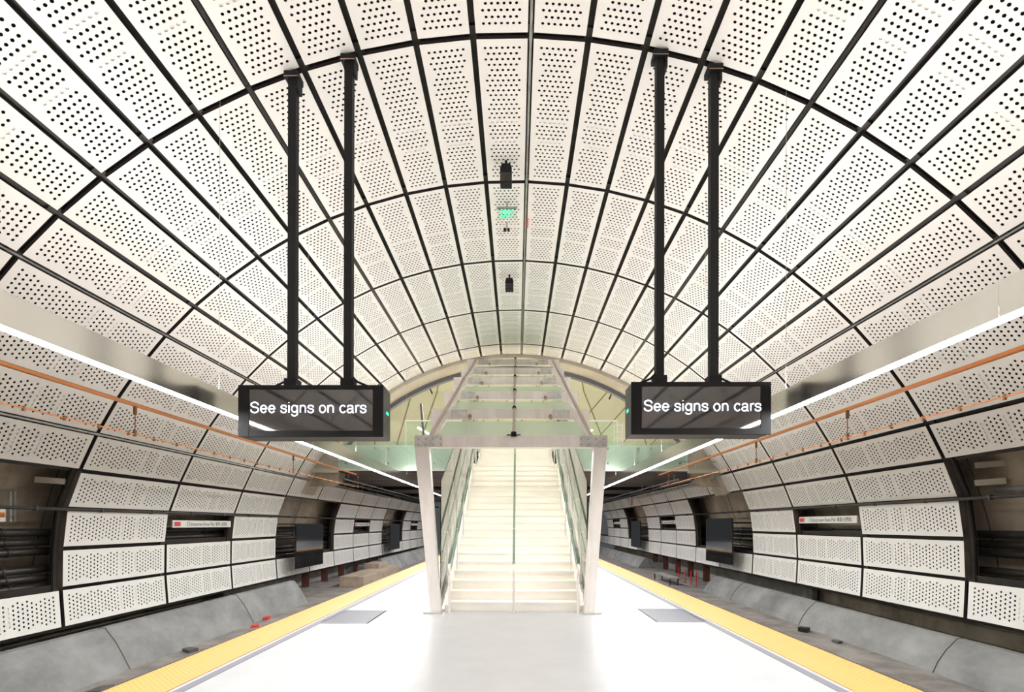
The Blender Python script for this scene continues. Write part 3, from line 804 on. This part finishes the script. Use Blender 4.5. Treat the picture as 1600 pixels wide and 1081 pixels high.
for s, xs in ((-1, [-6.2, -4.72, -3.10, -1.62]), (1, [1.50, 2.95, 4.45, 5.9])):
    side = 'left' if s < 0 else 'right'
    for i, (a, b) in enumerate(zip(xs, xs[1:])):
        g = empty('glass_guard', ((a+b)/2, 19.15, 3.36)); near = i if s > 0 else 2-i
        tag(g, 'green glass guard pane on the mezzanine edge, %s from the %s side of the stairs' % (ORD[near], side), 'glass pane', 'green glass guards of the mezzanine')
        m = mb('gglass').box(a+.012, b-.012, 19.13, 19.145, 3.37, 4.32); adopt(m.build('glass_pane'), g)
        m = mb('galv')
        for xx in (a+.22, b-.22):
            for zz in (3.56, 4.08): m.tube([(xx, 19.12, zz), (xx, 19.23, zz)], .035, 10)
        adopt(m.build('fixing_disc'), g)
for s, xa, xb, yq in ((-1, -3.95, -1.62, 19.5), (1, 1.55, 3.55, 19.5)):
    side = 'left' if s < 0 else 'right'
    g = empty('upper_guard', ((xa+xb)/2, yq, 4.0)); tag(g, 'clear glass parapet with white top rail beside the canopy, %s side' % side, 'parapet', 'clear parapets beside the canopy')
    adopt(mb('cglass').box(xa, xb, yq, yq+.015, 4.02, 5.08).build('glass_pane'), g)
    adopt(mb('white').box(xa, xb, yq-.02, yq+.035, 5.08, 5.12).build('top_rail'), g)
    xo = xa if s < 0 else xb
    adopt(mb('white').box(xo-.015, xo+.015, yq-.015, yq+.03, 4.02, 5.08).build('end_post'), g)
# white ladder
lx = 3.62
g = empty('ladder', (lx, 20.4, 4.02)); tag(g, 'white ladder standing on the mezzanine left of the right sign', 'ladder')
for dx in (0, .30): adopt(mb('white').box(lx+dx-.02, lx+dx+.02, 20.38, 20.42, 4.02, 5.15).build('side_rail'), g)
for i in range(5): adopt(mb('white').box(lx, lx+.30, 20.385, 20.415, 4.13+i*.24, 4.165+i*.24).build('rung'), g)
m = mb('orange').box(4.0, 4.9, 20.5, 20.8, 4.02, 4.26); m.m('rail').box(4.05, 4.6, 20.45, 20.5, 4.1, 4.3)
tag(m.build('tool_bag'), 'low dark and orange bundle lying behind the right sign on the mezzanine', 'bag')
m = mb('strip').bar((-3.52, 20.2, 5.85), (-3.40, 20.2, 4.4), .14, .08)
tag(m.build('dark_post'), 'slanted slate grey post standing left of the canopy on the mezzanine', 'post')
# tube lamps of the mezzanine, then added fill lights
for i, (x, y, z, dx, dy, pl) in enumerate(((-3.95, 22.0, 5.3, .38, 1.6, 'left of the canopy'), (3.0, 22.0, 5.2, -.45, 1.8, 'right of the canopy'))):
    m = mb('tube').bar((x, y, z), (x+dx, y+dy, z-.12), .07, .05)
    tag(m.build('tube_lamp'), 'short white tube lamp glowing above the mezzanine, %s' % pl, 'lamp', 'tube lamps over the mezzanine')
for xx in (-6.0, 6.0, -2.2, 2.2): area('mezzanine_fill', (xx, 23.5, 6.6), .3, 4.0, 190, (1, .97, .86), rot=(0, 0, 0))  # added lights without fixtures, brightening the mezzanine and its cavern

# conduits under the mezzanine
for s, side in ((-1, 'left'), (1, 'right')):
    j = 0
    for (xx, zz, r, mt, y0_, y1_) in ((7.25, 2.98, .035, 'galv', 18.6, 34), (7.05, 2.86, .025, 'galv', 19.4, 30), (6.75, 3.06, .05, 'pipe', 19.8, 40), (6.3, 3.08, .03, 'galv', 20, 38)):
        xx -= .45*(s > 0)
        m = mb(mt).tube([(s*xx, y0_, zz), (s*xx, y1_, zz)], r, 8); j += 1
        m.m('galv')
        for q in range(4): m.box(s*xx-.015, s*xx+.015, y0_+.5+q*2.6, y0_+.53+q*2.6, zz, 3.31)
        tag(m.build('conduit'), 'grey conduit hung under the mezzanine above the %s track, %s from the wall' % (side, ORD[j-1]), 'conduit', 'conduits under the mezzanine')
    m = mb('galv').tube([(s*7.2, 18.9, 3.55), (s*6.2, 19.0, 3.62), (s*5.6, 19.0, 3.60)], .02, 8).tube([(s*6.4, 19.0, 3.60), (s*6.9, 19.0, 4.05)], .02, 8).tube([(s*6.15, 19.0, 3.62), (s*6.15, 19.0, 3.36)], .03, 8)
    tag(m.build('steady_arm', smooth=True), 'metal arm holding the overhead line at the %s end of the mezzanine edge' % side, 'bracket')
    m = mb('lining').prism([(19.3, 2.75), (19.3, 3.34), (20.6, 3.34), (20.2, 2.95)], 'x', s*7.6, s*6.4) if True else None
    struct(m.build('trim_%d' % (6 if s < 0 else 7)))

# ---------------------------------------------------------------- recess under the wall panels
for s, side, ys in ((-1, 'left', (21.0, 23.1, 25.3, 27.6, 30.0)), (1, 'right', (23.5, 25.6, 27.6, 29.9, 32.1))):
    for i, y in enumerate(ys):
        x = s*8.08
        m = mb('redsteel'); m.box(x-.11, x+.11, y-.10, y-.082, -1, .2).box(x-.11, x+.11, y+.082, y+.10, -1, .2).box(x-.008, x+.008, y-.09, y+.09, -1, .2)
        m.m('galv').box(x-.2, x+.2, y-.2, y+.2, -1.0, -.975)
        tag(m.build('steel_column'), 'dark red-brown steel column under the %s wall panels, %s from the near end' % (side, ORD[i]), 'column', 'steel columns under the wall panels')
    m = mb('block').box(*sorted((s*8.55, s*8.7)), 16, 32, -1.1, .6)
    m.box(*sorted((s*8.0, s*8.7)), 16.0, 32, -.0, .05)
    struct(m.build('wall_%s' % side))
m = mb('ply').box(-6.85, -5.9, 21.2, 27.5, -1.0, -.60)
tag(m.build('plywood_platform', bevel=.01), 'long low plywood platform beside the left track', 'platform')
m = mb('ply').box(-7.0, -6.3, 25.2, 26.8, -.595, -.38)
tag(m.build('plywood_box', bevel=.01), 'small plywood box standing on the long low platform', 'box')
g = empty('dolly', (6.3, 23.2, -1)); tag(g, 'flat metal dolly bench standing beside the right track', 'trolley')
adopt(mb('galv').box(6.1, 6.5, 22.0, 24.6, -.72, -.68).build('deck'), g)
for yy in (22.1, 24.5):
    adopt(mb('rail').box(6.12, 6.16, yy-.03, yy+.03, -1.0, -.72).box(6.44, 6.48, yy-.03, yy+.03, -1.0, -.72).build('leg'), g)
for i, (x, y) in enumerate(((7.0, 21.5), (7.05, 22.3), (7.0, 22.9), (7.05, 24.0))):
    m = mb('redpaint').tube([(x, y, -1), (x, y, -.42)], .025, 8)
    tag(m.build('red_post'), 'thin red post near the dolly bench, %s counted from the nearest' % ORD[i], 'post', 'red posts beside the dolly bench')
m = mb('redpaint').tube([(6.9, 33.0, 2.6), (6.9, 33.0, 3.2)], .03, 8)
tag(m.build('red_hanger'), 'short bright red rod hanging below the right mezzanine soffit', 'rod')
# litter on the track bed
def bit(x, y, sx, sy, sz, mt, rz, lab):
    m = mb(mt); m.prism([(-sx/2, -sy/2), (sx/2, -sy*.3), (sx*.4, sy/2), (-sx*.3, sy*.4)], 'z', 0, sz)
    o = m.build('scrap'); o.location = (x, y, -1.0); o.rotation_euler = (0, 0, rz)
    tag(o, lab, 'scrap')
bit(-6.15, 12.9, .18, .22, .05, 'redpaint', .4, 'flat red plastic scrap lying by the left kerb wall')
bit(-6.32, 13.9, .10, .30, .08, 'redpaint', .1, 'narrow red scrap touching the foot of the left wall, farther one')
bit(-6.0, 7.9, .25, .35, .05, 'darkgrey', .2, 'dark grey scrap at the foot of the left wall, nearest the camera')
bit(-6.2, 10.4, .22, .30, .06, 'darkgrey', 1.1, 'dark scrap beside the left kerb wall ahead of the red scraps')
bit(6.55, 12.6, .28, .25, .09, 'blackm', .7, 'dark scrap beside the foot of the right kerb wall')
bit(6.6, 11.4, .15, .22, .05, 'darkgrey', .2, 'smaller dark scrap nearer on the right track bed')
